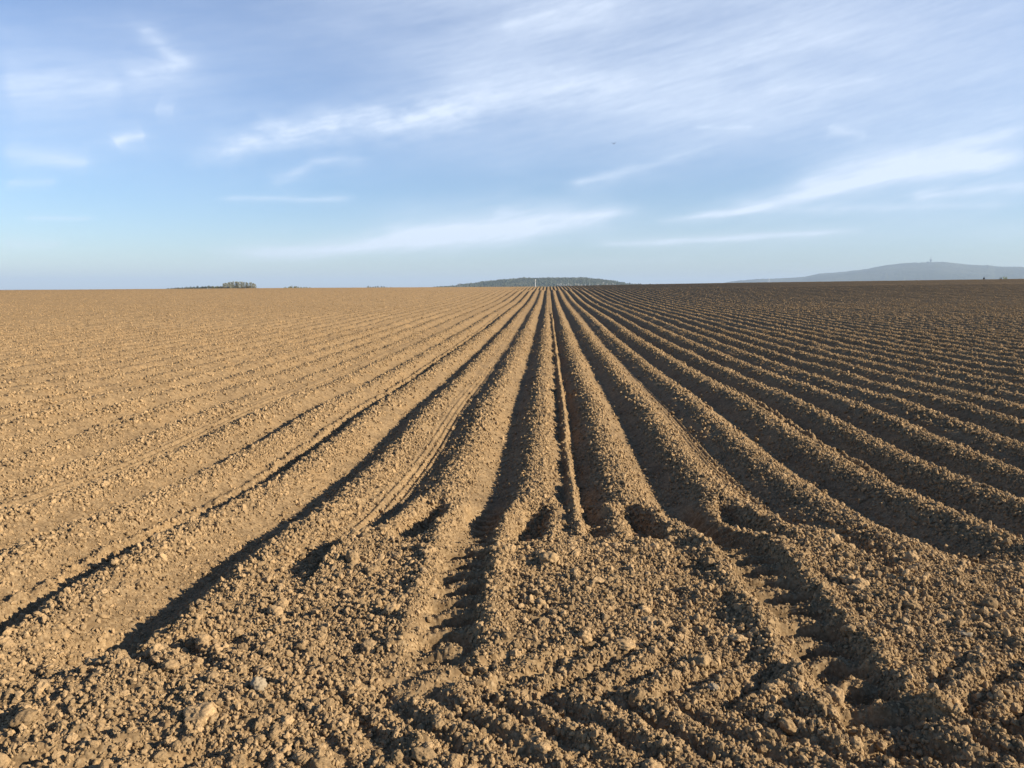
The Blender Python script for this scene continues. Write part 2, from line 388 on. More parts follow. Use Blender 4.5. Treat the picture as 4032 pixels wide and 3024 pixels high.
# lumps and stones one can point to
def lump(name, px, py, wpx, label, cat, seed, mat, squash=0.8, sharp=0.6, sink=0.12, ratio=1.0):
    x, y = on_soil(px, py); ppm = F_PX / (math.hypot(x, y) * math.cos(PITCH) + EYE * math.sin(PITCH)); d = 0.8 * wpx / ppm
    o = link_mesh(name, clod_mesh(name, seed, 4, mat, sharp, squash), None); o.scale = (d * 1.05, d * 1.05 * ratio, d * 1.05)
    o.rotation_euler.z = seed * 1.7; o.location = (x, y, soil_z(x, y) + d * (0.5 * squash - sink) * 0.6)
    return tag(o, label, cat)
lump("soil_clod", 785, 2830, 135, "largest rough soil clod, with a smooth sloping top, at the bottom left of the headland", "soil clod", 1, M_CLOD, 0.8, .75)
lump("stone", 1020, 2722, 80, "rounded brown stone with its left face in shade, just right of the largest clod", "stone", 2, M_STONE, 0.9, .3)
lump("soil_clod", 95, 2835, 95, "big angular soil clod at the bottom left corner of the field", "soil clod", 3, M_CLOD)
lump("soil_clod", 1453, 2524, 90, "pale broken soil clod left of the foot of the left lugged tyre track", "soil clod", 4, M_CLOD)
lump("soil_clod", 1385, 2203, 80, "crumbly pale clod beside the end of the ridge left of the tyre tracks", "soil clod", 5, M_CLOD)
lump("soil_clod", 2167, 2221, 95, "bright crumbly soil clod midway between the two lugged tyre tracks", "soil clod", 6, M_CLOD)
lump("soil_slab", 2460, 2527, 125, "flattened smooth slab of pressed soil between the V-shaped lug prints", "soil clod", 7, M_CLOD, 0.35, .4)
lump("soil_clod", 2692, 2478, 70, "upright soil clod by the left edge of the right tyre track", "soil clod", 8, M_CLOD)
lump("stone", 2809, 2700, 48, "small pale rounded stone among the V-shaped lug prints", "stone", 9, M_STONE, .9, .3)
lump("soil_clod", 2954, 2668, 85, "large clod on the rim of a lug print right of the small pale stone", "soil clod", 10, M_CLOD)
lump("stone", 3790, 2480, 75, "flat pale stone catching the sun on the right of the headland", "stone", 11, M_STONE, .35, .7)
lump("stone", 3560, 2445, 45, "whitish angular stone left of the flat pale stone", "stone", 12, M_STONE, .7, .8)
lump("soil_clod", 3585, 2195, 75, "big clod lodged at the end of the dark ridge on the right", "soil clod", 13, M_CLOD)
lump("soil_clod", 2255, 2355, 60, "grey brown squarish clod in the middle of the headland", "soil clod", 14, M_CLOD)

def potato(x, y, label, seed, ln=0.066):
    bm = bmesh.new(); bmesh.ops.create_icosphere(bm, subdivisions=4, radius=0.5)
    off = Vector((seed * 9.1, 3, 5))
    for v in bm.verts:
        p = v.co.normalized(); s = 0.5 * (1 + 0.08 * mnoise.noise(p * 1.6 + off))
        for e in range(6):                          # eyes of the tuber
            q = Vector((math.sin(e * 2.4 + seed), math.cos(e * 2.4 + seed), math.sin(e * 1.3))).normalized()
            s -= 0.022 * math.exp(-((p - q).length / 0.13) ** 2)
        v.co = Vector((p.x * s, p.y * s * .76, p.z * s * .68))
    me = bpy.data.meshes.new("seed_potato"); bm.to_mesh(me); bm.free()
    for f in me.polygons: f.use_smooth = True
    o = link_mesh("seed_potato", me, M_POTATO); o.scale = (ln,) * 3; o.rotation_euler.z = seed * 1.1
    o.location = (x, y, soil_z(x, y) + 0.018); tag(o, label, "potato", "seed potatoes lying in the open slots")
potato(-0.135, 5.22, "reddish seed potato on the left wall of the second open slot, the farther of two", 1)
potato(-0.115, 5.02, "reddish seed potato at the bottom of the second open slot, the nearer of two", 2)
potato(0.60, 5.04, "single orange brown seed potato at the foot of the third open slot", 3)

# ------------------------------------------------------------------ trees on the skyline
def tube(bm, a, b, r0, r1, seg=6):
    a = Vector(a); b = Vector(b); d = (b - a).normalized(); u = d.orthogonal().normalized(); w = d.cross(u)
    ra = [bm.verts.new(a + (u * math.cos(k * 6.2832 / seg) + w * math.sin(k * 6.2832 / seg)) * r0) for k in range(seg)]
    rb = [bm.verts.new(b + (u * math.cos(k * 6.2832 / seg) + w * math.sin(k * 6.2832 / seg)) * r1) for k in range(seg)]
    for k in range(seg): bm.faces.new((ra[k], ra[(k + 1) % seg], rb[(k + 1) % seg], rb[k]))
    bm.faces.new(rb); bm.faces.new(ra[::-1])

def tree_meshes(name, kind, seed):
    """unit tree 1 m tall: trunk with limbs, and a crown of leaf clumps"""
    r = random.Random(seed); tb = bmesh.new(); cb = bmesh.new()
    if kind == "poplar":
        tube(tb, (0, 0, 0), (r.uniform(-.02, .02), 0, .9), .014, .004)
        for k in range(16):
            z0 = r.uniform(.15, .75); an = r.uniform(0, 6.28); L = r.uniform(.12, .26); s = r.uniform(.25, .5)
            tube(tb, (0, 0, z0), (math.cos(an) * L * s, math.sin(an) * L * s, z0 + L), .005, .0015, 4)
        n = 340
        def pos():
            z = r.uniform(.12, 1.0); w = .13 * math.sin(min(1, (z - .05) / .5) * 1.57) * (1 - max(0, z - .6) ** 2 * 4) + .01
            an = r.uniform(0, 6.28); q = math.sqrt(r.random()) * w; return Vector((math.cos(an) * q, math.sin(an) * q, z))
        size = .022
    elif kind == "conifer":
        tube(tb, (0, 0, 0), (0, 0, .95), .02, .004); n = 300
        def pos():
            z = r.uniform(.12, 1.0); w = .24 * (1 - z) + .01; an = r.uniform(0, 6.28); q = math.sqrt(r.random()) * w; return Vector((math.cos(an) * q, math.sin(an) * q, z))
        size = .035
    else:
        h0 = .08 if kind == "bush" else .25
        tube(tb, (0, 0, 0), (0, 0, .45), .03, .02)
        cs = []
        for k in range(7):
            an = r.uniform(0, 6.28); q = r.uniform(.08, .30); z = r.uniform(h0 + .2, .82)
            c = Vector((math.cos(an) * q, math.sin(an) * q, z)); cs.append((c, r.uniform(.14, .24))); tube(tb, (0, 0, .25), c, .015, .004, 5)
        n = 420
        def pos():
            c, w = r.choice(cs); v = Vector((r.gauss(0, 1), r.gauss(0, 1), r.gauss(0, .8))).normalized() * w * r.random() ** .4; p = c + v
            p.z = max(p.z, h0 * .5); return p
        size = .04
    for k in range(n):
        p = pos(); u = Vector((r.gauss(0, 1), r.gauss(0, 1), r.gauss(0, 1))).normalized() * size * r.uniform(.6, 1.4)
        if kind == "poplar": u = (u + Vector((0, 0, size * 1.5)))
        w = u.cross(Vector((r.gauss(0, 1), r.gauss(0, 1), r.gauss(0, 1)))).normalized() * size * r.uniform(.4, .8)
        t = u.cross(w).normalized() * size * .35
        vs = [cb.verts.new(p + s) for s in (u, w, -u, -w, t, -t)]
        for a, b in ((0, 1), (1, 2), (2, 3), (3, 0)):
            cb.faces.new((vs[a], vs[b], vs[4])); cb.faces.new((vs[b], vs[a], vs[5]))
    out = []
    for nm, bm in (("trunk", tb), ("crown", cb)):
        me = bpy.data.meshes.new(nm); bm.to_mesh(me); bm.free(); out.append(me)
    return out

M_BARK = plain("grey bark", [(0.13, 0.11, 0.085), (0.22, 0.19, 0.15)], 6)
M_PALEBARK = plain("pale poplar bark", [(0.30, 0.28, 0.22), (0.42, 0.39, 0.31)], 6)
M_POPLAR = plain("bare poplar twigs and first leaves", [(0.10, 0.10, 0.06), (0.17, 0.165, 0.095), (0.25, 0.23, 0.15)], 9)
M_DARKLEAF = plain("dark green foliage", [(0.020, 0.035, 0.018), (0.045, 0.066, 0.032)], 5)
M_MIDLEAF = plain("brownish spring twigs", [(0.055, 0.055, 0.035), (0.11, 0.095, 0.06)], 5)
M_OLIVE = plain("olive shrub foliage", [(0.09, 0.10, 0.045), (0.17, 0.17, 0.08)], 5)
M_BLOSSOM = plain("pale blossom", [(0.36, 0.37, 0.34), (0.58, 0.58, 0.55)], 5)
M_PALEGREEN = plain("pale willow leaves", [(0.22, 0.26, 0.12), (0.34, 0.38, 0.20)], 5)

PROTO = {}
def tree(name, kind, px, py_top, dist, height, width, label, cat, group, leaf, bark, v=0):
    """a tree whose top stands at the photo pixel, at the given distance"""
    key = (kind, leaf.name, v)
    p = at(px, py_top, dist)
    root = empty(name, (p.x, p.y, p.z - height), random.uniform(0, 6.28), label, cat, group)
    if key not in PROTO:
        tm, cm = tree_meshes(name, kind, hash_seed(key)); tm.materials.append(bark); cm.materials.append(leaf)
        PROTO[key] = (tm, cm)
    tm, cm = PROTO[key]
    link_mesh("trunk", tm, None, root); link_mesh("crown", cm, None, root)
    root.scale = (width, width, height)
    return root
def hash_seed(k): return sum(ord(c) * (i + 3) for i, c in enumerate(str(k))) % 9973

# the grove of pale poplars
xs = np.linspace(878, 1004, 19)
def grove_top(x): return np.interp(x, [872, 890, 905, 920, 950, 975, 990, 1003, 1010], [1117, 1114, 1111, 1109, 1109.5, 1111, 1113, 1117, 1124])
for i, x in enumerate(xs):
    tree("poplar_tree", "poplar", x + random.uniform(-2, 2), float(grove_top(x)) + random.uniform(-1, 1.5), 900 + random.uniform(-14, 14), 13.5 + random.uniform(-.6, .6), random.uniform(10, 16),
         "tall pale upright poplar in the dense grove on the skyline left of centre", "tree", "pale poplars in the skyline grove", M_POPLAR, M_PALEBARK, i % 5)
for i, x in enumerate(np.linspace(872, 1000, 15)):
    tree("shrub", "bush", x, 1126 + random.uniform(-2, 1), 890 + random.uniform(-5, 5), 6, random.uniform(5, 8),
         "low dark shrub at the foot of the poplar grove on the skyline", "shrub", "shrubs under the poplar grove", M_MIDLEAF, M_BARK, i % 3)
for i, x in enumerate(np.linspace(838, 868, 6)):
    tree("hedge_shrub", "bush", x, 1126 + random.uniform(-.6, .6), 905, 5, 6.5,
         "olive brown hedge shrub directly left of the poplar grove", "shrub", "hedge shrubs left of the poplar grove", M_OLIVE, M_BARK, i % 3)
for i, x in enumerate(np.linspace(655, 838, 38)):
    top = float(np.interp(x, [655, 690, 720, 750, 775, 800, 825, 838], [1134, 1131.2, 1129.4, 1127.6, 1128, 1126.2, 1123.6, 1125]))
    if i == 25: top -= 2.0
    tree("distant_tree", "round", x + random.uniform(-1.5, 1.5), top + random.uniform(-.6, .8), 1500 + random.uniform(-25, 25), 9, random.uniform(5, 9),
         "small dark tree in the long low tree line left of the poplar grove", "tree", "trees in the long low line left of the grove", M_DARKLEAF if i % 3 else M_MIDLEAF, M_BARK, i % 3)
for i, x in enumerate(np.linspace(1120, 1223, 15)):
    top = float(np.interp(x, [1118, 1135, 1150, 1165, 1180, 1210, 1225], [1131, 1127, 1124, 1126, 1128.5, 1128.8, 1131.5])) + random.uniform(-.5, .5)
    tree("olive_bush", "bush", x, top, 800 + random.uniform(-8, 8), 6, random.uniform(4, 6),
         "olive brown bush in the low clump right of the poplar grove", "bush", "olive bushes right of the poplar grove", M_OLIVE, M_BARK, i % 3)
for i, (x, tp, w) in enumerate(((1447, 1123.8, 9), (1459, 1127.5, 9), (1469, 1124.2, 10), (1480, 1125.0, 9), (1489, 1124.8, 9), (1495, 1126, 6), (1503, 1124.6, 10), (1511, 1126.2, 9), (1519, 1127, 9), (1526, 1127.8, 8))):
    tree("dark_tree", "round", x, tp, 1000, 7.5, w * 0.48, "rounded dark green tree in the short clump left of the wooded hill", "tree", "dark green trees in the short clump", M_DARKLEAF, M_BARK, i % 3)
tree("dark_bush", "bush", 1538, 1128.2, 1000, 5, 2.0, "tiny dark bush alone just right of the dark tree clump", "bush", None, M_DARKLEAF, M_BARK, 0)
for i, (x, tp) in enumerate(((1796, 1124.0), (1850, 1122.5), (2044, 1123.0), (2063, 1120.5))):
    tree("conifer", "conifer", x, tp, 1400, 11, 5.5, "lone dark conifer peeping over the field crest in front of the wooded hill", "tree", "lone conifers before the wooded hill", M_DARKLEAF, M_BARK, 0)
for i, (x, tp) in enumerate(((2196, 1114.6), (2203, 1118), (2210, 1117), (2220, 1117.5), (2231, 1118), (2239, 1115.6), (2247, 1119), (2266, 1115), (2278, 1118), (2290, 1118.4), (2305, 1117.4), (2322, 1118), (2351, 1117), (2356, 1118), (2376, 1110.5), (2390, 1115), (2402, 1116), (2413, 1114.2), (2422, 1115.4))):
    tree("blossom_tree", "round", x, tp - 1.2, 2600, 12, random.uniform(6, 9), "whitish blossoming tree at the foot of the wooded hill above the dark furrows", "tree", "whitish trees at the foot of the wooded hill", M_BLOSSOM, M_BARK, i % 3)
tree("willow_bush", "bush", 3953, 1084.0, 262, 3.8, 3.8, "pale green rounded bush on the skyline at the right edge of the field", "bush", None, M_PALEGREEN, M_BARK, 0)
tree("dark_bush", "bush", 3940, 1089, 262, 3.0, 1.2, "small grey green bush against the left side of the pale green bush", "bush", None, M_MIDLEAF, M_BARK, 0)

# ------------------------------------------------------------------ hills
def hill(name, sky_pts, dist, depth, base, mat, n_along=700, n_deep=40, bump=6.0, bscale=40.0, label=None):
    xs = np.array([p[0] for p in sky_pts], float); yv = np.array([p[1] for p in sky_pts], float)
    px = np.linspace(xs[0], xs[-1], n_along); py = np.interp(px, xs, yv)
    k = np.hanning(9); k /= k.sum(); py = np.convolve(np.pad(py, 4, mode='edge'), k, 'valid')
    v = np.linspace(-1, 1, n_deep); V = np.zeros((n_along, n_deep, 3), np.float32); dirs = []
    for i in range(n_along):
        p = at(px[i], py[i], dist); ux, uy = p.x / dist, p.y / dist
        hgt = max(p.z - base, 0.5)
        prof = np.cos(np.clip(v, -1, 1) * math.pi / 2) ** 1.15
        d = dist + v * depth
        V[i, :, 0] = ux * d; V[i, :, 1] = uy * d; V[i, :, 2] = base + hgt * prof
    if bump:
        b = np.abs(fbm(V[:, :, 0] / bscale, V[:, :, 1] / bscale, 71, 4)) * bump
        V[:, :, 2] += b - bump * 0.35
        V[:, :, 2] += fbm(V[:, :, 0] / (bscale * 12), V[:, :, 1] / (bscale * 12), 73, 3) * bump * 3 * (np.abs(v)[None, :] > .1)
    idx = np.arange(n_along * n_deep, dtype=np.int32).reshape(n_along, n_deep)
    q = np.stack([idx[:-1, :-1], idx[1:, :-1], idx[1:, 1:], idx[:-1, 1:]], -1).reshape(-1, 4)
    o = link_mesh(name, mesh_np(name, V.reshape(-1, 3), q), mat); tag(o, label, kind="structure"); return o, V

M_WOOD = plain("spring woodland floor", [(0.045, 0.05, 0.03), (0.08, 0.085, 0.05)], 0.02, 6)
M_CANOPY = plain("mixed spring canopy", [(0.030, 0.040, 0.024), (0.052, 0.062, 0.034), (0.085, 0.088, 0.052)], 0.006, 8)
M_RANGE = plain("far wooded range", [(0.030, 0.040, 0.024), (0.060, 0.070, 0.038), (0.085, 0.09, 0.052)], 0.0012, 9)
CH_PTS = [(a_, b_ + 1.6) for a_, b_ in [(1700, 1134), (1760, 1130), (1790, 1128), (1815, 1121), (1870, 1118), (1925, 1111), (1990, 1104), (2050, 1100), (2108, 1099), (2170, 1097), (2240, 1096.5), (2290, 1097), (2350, 1102), (2400, 1107), (2440, 1113), (2470, 1119), (2520, 1121), (2600, 1124), (2750, 1128), (2900, 1136)]]
ch, CV = hill("hill", CH_PTS, 4200, 900, -64, M_WOOD, 500, 50, 4, 60, "low wooded hill behind the crest of the field")
RG_PTS = [(2780, 1132), (2871, 1112), (2957, 1103), (3026, 1098.6), (3106, 1094), (3165, 1090.6), (3224, 1078), (3331, 1070), (3411, 1061), (3491, 1047), (3561, 1040), (3652, 1035), (3689, 1034), (3726, 1035.6), (3807, 1043.6), (3865, 1045.7), (3892, 1046), (3919, 1050.5), (4032, 1052), (4300, 1062), (4700, 1090), (5200, 1120), (5600, 1140)]
hill("mountain_range", RG_PTS, 13500, 3800, -70, M_RANGE, 1600, 120, 14, 90, "long hazy blue wooded range on the right horizon")

def canopy():
    """crowns packed over the near hill: a far-off wood that reads as one mass"""
    bm = bmesh.new(); bmesh.ops.create_icosphere(bm, subdivisions=1, radius=1.0)
    bv = np.array([v.co[:] for v in bm.verts]); bf = np.array([[v.index for v in f.verts] for f in bm.faces]); bm.free()
    n = 16000; na, nd, _ = CV.shape
    i = rng.uniform(2, na - 3, n); j = rng.uniform(4, nd * 0.56, n)
    i0 = i.astype(int); j0 = j.astype(int); fi = (i - i0)[:, None]; fj = (j - j0)[:, None]
    p = CV[i0, j0] * (1 - fi) * (1 - fj) + CV[i0 + 1, j0] * fi * (1 - fj) + CV[i0, j0 + 1] * (1 - fi) * fj + CV[i0 + 1, j0 + 1] * fi * fj
    r = rng.uniform(3.5, 7.0, n) * (0.8 + 0.5 * vnoise(p[:, 0] / 120, p[:, 1] / 120, 9)); con = rng.uniform(0, 1, n) < .16
    sc = np.stack([r, r, np.where(con, r * 1.7, r * 1.0)], -1); jit = 1 + rng.uniform(-.28, .28, (n, len(bv), 1))
    V = p[:, None, :] + bv[None] * sc[:, None, :] * jit + np.array([0, 0, 1.0])
    Fc = bf[None] + (np.arange(n) * len(bv))[:, None, None]
    o = link_mesh("woodland", mesh_np("woodland", V.reshape(-1, 3), Fc.reshape(-1, 3), False), M_CANOPY)
    tag(o, "grey green woodland covering the low hill behind the field", "woodland", kind="stuff")
canopy()

# ------------------------------------------------------------------ masts and tower
M_WHITE = plain("white painted steel", [(0.72, 0.72, 0.70), (0.80, 0.80, 0.78)], 2, 3, .5)
M_GREYM = plain("galvanised steel", [(0.22, 0.23, 0.24), (0.30, 0.31, 0.32)], 2, 3, .6)
M_CONC = plain("weathered concrete", [(0.13, 0.13, 0.125), (0.19, 0.185, 0.175)], .2, 5)
def part(name, fn, mat, parent):
    bm = bmesh.new(); fn(bm); me = bpy.data.meshes.new(name); bm.to_mesh(me); bm.free(); return link_mesh(name, me, mat, parent)
p = at(2108, 1098.5, 1500); H = 24
ms = empty("mast", (p.x, p.y, p.z - H), 0, "slim white mast standing before the wooded hill just beyond the crest", "mast")
part("pole", lambda b: tube(b, (0, 0, 0), (0, 0, H - .8), .62, .42, 12), M_WHITE, ms)
part("antenna", lambda b: [tube(b, (.3 * math.cos(a), .3 * math.sin(a), H - 2.6), (.5 * math.cos(a), .5 * math.sin(a), H), .2, .2, 6) for a in (0, 2.1, 4.2)], M_WHITE, ms)
def lattice(b, h, w0, w1, arms=True):
    c = [(-1, -1), (1, -1), (1, 1), (-1, 1)]
    for sx, sy in c: tube(b, (sx * w0, sy * w0, 0), (sx * w1, sy * w1, h), .22, .16, 4)
    for k in range(7):
        z0, z1 = h * k / 7, h * (k + 1) / 7; a = w0 + (w1 - w0) * k / 7; e = w0 + (w1 - w0) * (k + 1) / 7
        for q in range(4):
            s, t = c[q], c[(q + 1) % 4]; tube(b, (s[0] * a, s[1] * a, z0), (t[0] * e, t[1] * e, z1), .1, .1, 4)
for (x, yt, lab) in ((1803, 1117.0, "small faint lattice pylon, left of the pair on the left shoulder of the wooded hill"), (1810, 1115.5, "taller lattice pylon, right of the pair on the left shoulder of the wooded hill")):
    p = at(x, yt, 2200); r = empty("pylon", (p.x, p.y, p.z - 22), .4, lab, "pylon")
    part("lattice", lambda b: lattice(b, 22, 1.2, .35), M_GREYM, r); part("crossarm", lambda b: [tube(b, (-3.4, 0, z), (3.4, 0, z), .18, .18, 4) for z in (18.5, 21)], M_GREYM, r)
p = at(3029, 1096, 6000); r = empty("pylon", (p.x, p.y, p.z - 50), .4, "pale thin pylon standing before the left end of the hazy range", "pylon")
part("lattice", lambda b: lattice(b, 50, 3, 1.2), M_WHITE, r); part("crossarm", lambda b: [tube(b, (-7, 0, z), (7, 0, z), .5, .5, 4) for z in (40, 47)], M_WHITE, r)

def lathe(b, prof, seg=20):
    rings = [[b.verts.new((rr * math.cos(k * 6.2832 / seg), rr * math.sin(k * 6.2832 / seg), z)) for k in range(seg)] for rr, z in prof]
    for a, c in zip(rings[:-1], rings[1:]):
        for k in range(seg): b.faces.new((a[k], a[(k + 1) % seg], c[(k + 1) % seg], c[k]))
    b.faces.new(rings[-1]); b.faces.new(rings[0][::-1])
D = 13400; p = at(3664.5, 1034.5, D); m_px = D / F_PX; 
tw = empty("television_tower", (p.x, p.y, p.z - 12), 0, "concrete television tower with a round pod and antenna on top of the hazy range", "tower")
part("shaft", lambda b: lathe(b, [(11, 0), (9, 18), (8, 40), (7.5, 12 + 6.5 * m_px)]), M_CONC, tw)
z0 = 12 + 7.0 * m_px
part("pod", lambda b: lathe(b, [(7.5, z0 - 3), (13, z0 + 4), (17, z0 + 6), (17, z0 + 15), (10, z0 + 16), (9, z0 + 19), (5, z0 + 20)], 28), M_CONC, tw)
part("antenna", lambda b: (lathe(b, [(5.2, z0 + 20), (4.6, z0 + 36), (3.4, z0 + 37), (3.0, z0 + 52), (1.6, z0 + 53), (1.2, z0 + 66)], 10)), M_GREYM, tw)
part("platform", lambda b: lathe(b, [(20, z0 + 14.8), (20.5, z0 + 15.8)], 24), M_CONC, tw)
for (x, w, h, lab) in ((3652, 20, 15, "small station building on the hazy range, left of the tower"), (3656.5, 26, 9, "low wide station building on the hazy range between the tower and the taller building")):
    p = at(x, 1035, D); r = empty("station_building", (p.x, p.y, p.z - 10), .3, lab, "building")
    def wal(b): bmesh.ops.create_cube(b, size=1, matrix=Matrix.Translation((0, 0, (h + 10) / 2)) @ Matrix.Diagonal((w, 12, h + 10, 1)))
    def rof(b):
        t = h + 10; vs = [b.verts.new(c) for c in ((-w/2-1, -7, t+.01), (w/2+1, -7, t+.01), (w/2+1, 7, t+.01), (-w/2-1, 7, t+.01), (-w/2-1, 0, t+5), (w/2+1, 0, t+5))]
        for f in ((0, 1, 5, 4), (2, 3, 4, 5), (0, 4, 3), (1, 2, 5), (3, 2, 1, 0)): b.faces.new([vs[i] for i in f])
    part("wall", wal, M_CONC, r); part("roof", rof, M_GREYM, r)

# ------------------------------------------------------------------ the person beyond the crest
M_CLOTH = plain("dark navy clothing", [(0.010, 0.011, 0.018), (0.022, 0.022, 0.030)], 12)
M_SKIN = plain("skin", [(0.32, 0.19, 0.13), (0.38, 0.23, 0.16)], 8)
M_HAIR = plain("dark hair", [(0.015, 0.011, 0.008), (0.03, 0.02, 0.015)], 30)
def skinned(name, joints, bones, mat, parent, sub=2):
    me = bpy.data.meshes.new(name); me.from_pydata([j[0] for j in joints], bones, [])
    o = link_mesh(name, me, mat, parent); sm = o.modifiers.new("skin", 'SKIN'); sm.use_smooth_shade = True
    for k, sv in enumerate(me.skin_vertices[0].data if me.skin_vertices else []):
        sv.radius = joints[k][1]; sv.use_root = (k == 0)
    o.modifiers.new("sub", 'SUBSURF').levels = sub; o.modifiers["sub"].render_levels = sub
    return o
def person():
    p = at(3875, 1089.2, 252); root = empty("person", (p.x, p.y, p.z - 1.72), R(200), "person in dark clothes standing beyond the dark skyline, only the upper body showing", "person")
    J = []; B = []
    def j(x, y, z, rx, ry=None): J.append(((x, y, z), (rx, ry or rx))); return len(J) - 1
    pel = j(0, 0, .95, .155, .11); waist = j(0, 0, 1.10, .14, .10); chest = j(0, .01, 1.32, .165, .115); neck = j(0, 0, 1.47, .058); skull = j(0, -.01, 1.55, .07); top = j(0, -.01, 1.66, .075)
    B += [(pel, waist), (waist, chest), (chest, neck), (neck, skull), (skull, top)]
    for s in (-1, 1):
        sh = j(s * .19, 0, 1.40, .062); el = j(s * .27, .02, 1.13, .046); wr = j(s * .25, -.10, .90, .030); hd = j(s * .245, -.13, .82, .034, .018)
        B += [(chest, sh), (sh, el), (el, wr), (wr, hd)]
        for f in range(4):
            a = j(s * (.245 + (f - 1.5) * .016), -.15, .775, .009); b2 = j(s * (.245 + (f - 1.5) * .016), -.142, .735 - .008 * (f in (1, 2)), .008); B += [(hd, a), (a, b2)]
        th = j(s * .215, -.155, .80, .010); B += [(hd, th)]
        hp = j(s * .10, 0, .88, .095); kn = j(s * .12, -.01, .50, .062); an = j(s * .125, .03, .10, .042); to = j(s * .135, -.14, .04, .036)
        B += [(pel, hp), (hp, kn), (kn, an), (an, to)]
    me = bpy.data.meshes.new("body"); me.from_pydata([q[0] for q in J], B, [])
    o = link_mesh("body", me, M_CLOTH, root); o.modifiers.new("skin", 'SKIN').use_smooth_shade = True
    for k, sv in enumerate(me.skin_vertices[0].data): sv.radius = J[k][1]; sv.use_root = (k == 0)
    sb = o.modifiers.new("sub", 'SUBSURF'); sb.levels = sb.render_levels = 2
    def face(b):
        bmesh.ops.create_uvsphere(b, u_segments=20, v_segments=14, radius=1, matrix=Matrix.Translation((0, -.035, 1.585)) @ Matrix.Diagonal((.070, .075, .100, 1)))
        bmesh.ops.create_uvsphere(b, u_segments=8, v_segments=6, radius=.016, matrix=Matrix.Translation((0, -.112, 1.575)))
        for s in (-1, 1): bmesh.ops.create_uvsphere(b, u_segments=8, v_segments=6, radius=.02, matrix=Matrix.Translation((s * .074, -.02, 1.58)))
    part("face", face, M_SKIN, root)
    def hair(b):
        g = bmesh.ops.create_uvsphere(b, u_segments=20, v_segments=14, radius=1, matrix=Matrix.Translation((0, -.01, 1.625)) @ Matrix.Diagonal((.085, .092, .095, 1)))
    part("hair", hair, M_HAIR, root)
person()

# ------------------------------------------------------------------ the bird
def bird():
    p = at(2417, 566.5, 160); s = .42
    M = plain("dark feathers", [(0.02, 0.022, 0.03), (0.045, 0.045, 0.05)], 6)
    r = empty("bird", p, R(60), "small dark bird flying high above the middle of the field", "bird")
    def body(b):
        rings = [(-.22, .004), (-.15, .03), (-.05, .055), (.05, .055), (.12, .035), (.16, .038), (.20, .022), (.235, .003)]
        vs = [[b.verts.new((x * 1.2, math.cos(k * .7854) * q, math.sin(k * .7854) * q)) for k in range(8)] for x, q in rings]
        for a, c in zip(vs[:-1], vs[1:]):
            for k in range(8): b.faces.new((a[k], c[k], c[(k + 1) % 8], a[(k + 1) % 8]))
    part("body", body, M, r)
    for sd in (-1, 1):
        def wing(b):
            out = [(.08, 0, .02), (.13, .20, .16), (.07, .42, .27), (-.08, .56, .30), (-.06, .34, .20), (-.09, .16, .10), (-.08, 0, .02)]
            up = [b.verts.new((x, y * sd, z + .012)) for x, y, z in out]; lo = [b.verts.new((x, y * sd, z - .004)) for x, y, z in out]
            b.faces.new(up); b.faces.new(lo[::-1])
            for k in range(7): b.faces.new((up[k], lo[k], lo[(k + 1) % 7], up[(k + 1) % 7]))
        part("wing", wing, M, r)
bird()

# ------------------------------------------------------------------ sky, clouds, haze, sun
SUN_AZ = R(101); SUN_EL = R(24)                 # azimuth measured from +Y towards +X
w = bpy.data.worlds.new("World"); scene.world = w; w.use_nodes = True; nt = w.node_tree
sky = nt.nodes.new("ShaderNodeTexSky"); sky.sky_type = 'NISHITA'; sky.sun_disc = False
sky.sun_elevation = SUN_EL; sky.sun_rotation = SUN_AZ; sky.altitude = 100; sky.air_density = 1.0; sky.dust_density = 0.3; sky.ozone_density = 1.6
bg = nt.nodes["Background"]; bg.inputs["Strength"].default_value = 0.062; tn = nt.nodes.new("ShaderNodeMix"); tn.data_type = 'RGBA'; tn.blend_type = 'MULTIPLY'; tn.inputs["Factor"].default_value = 1.0
tn.inputs[7].default_value = (0.80, 0.95, 1.22, 1); nt.links.new(sky.outputs["Color"], tn.inputs[6]); nt.links.new(tn.outputs[2], bg.inputs["Color"])
sd = bpy.data.lights.new("sun", 'SUN'); sd.energy = 5.0; sd.angle = R(0.53); sd.color = (1.0, 0.88, 0.70)
so = bpy.data.objects.new("sun", sd); COL.objects.link(so)
sv = Vector((math.sin(SUN_AZ) * math.cos(SUN_EL), math.cos(SUN_AZ) * math.cos(SUN_EL), math.sin(SUN_EL)))
so.rotation_euler = sv.to_track_quat('Z', 'Y').to_euler(); so.location = sv * 50

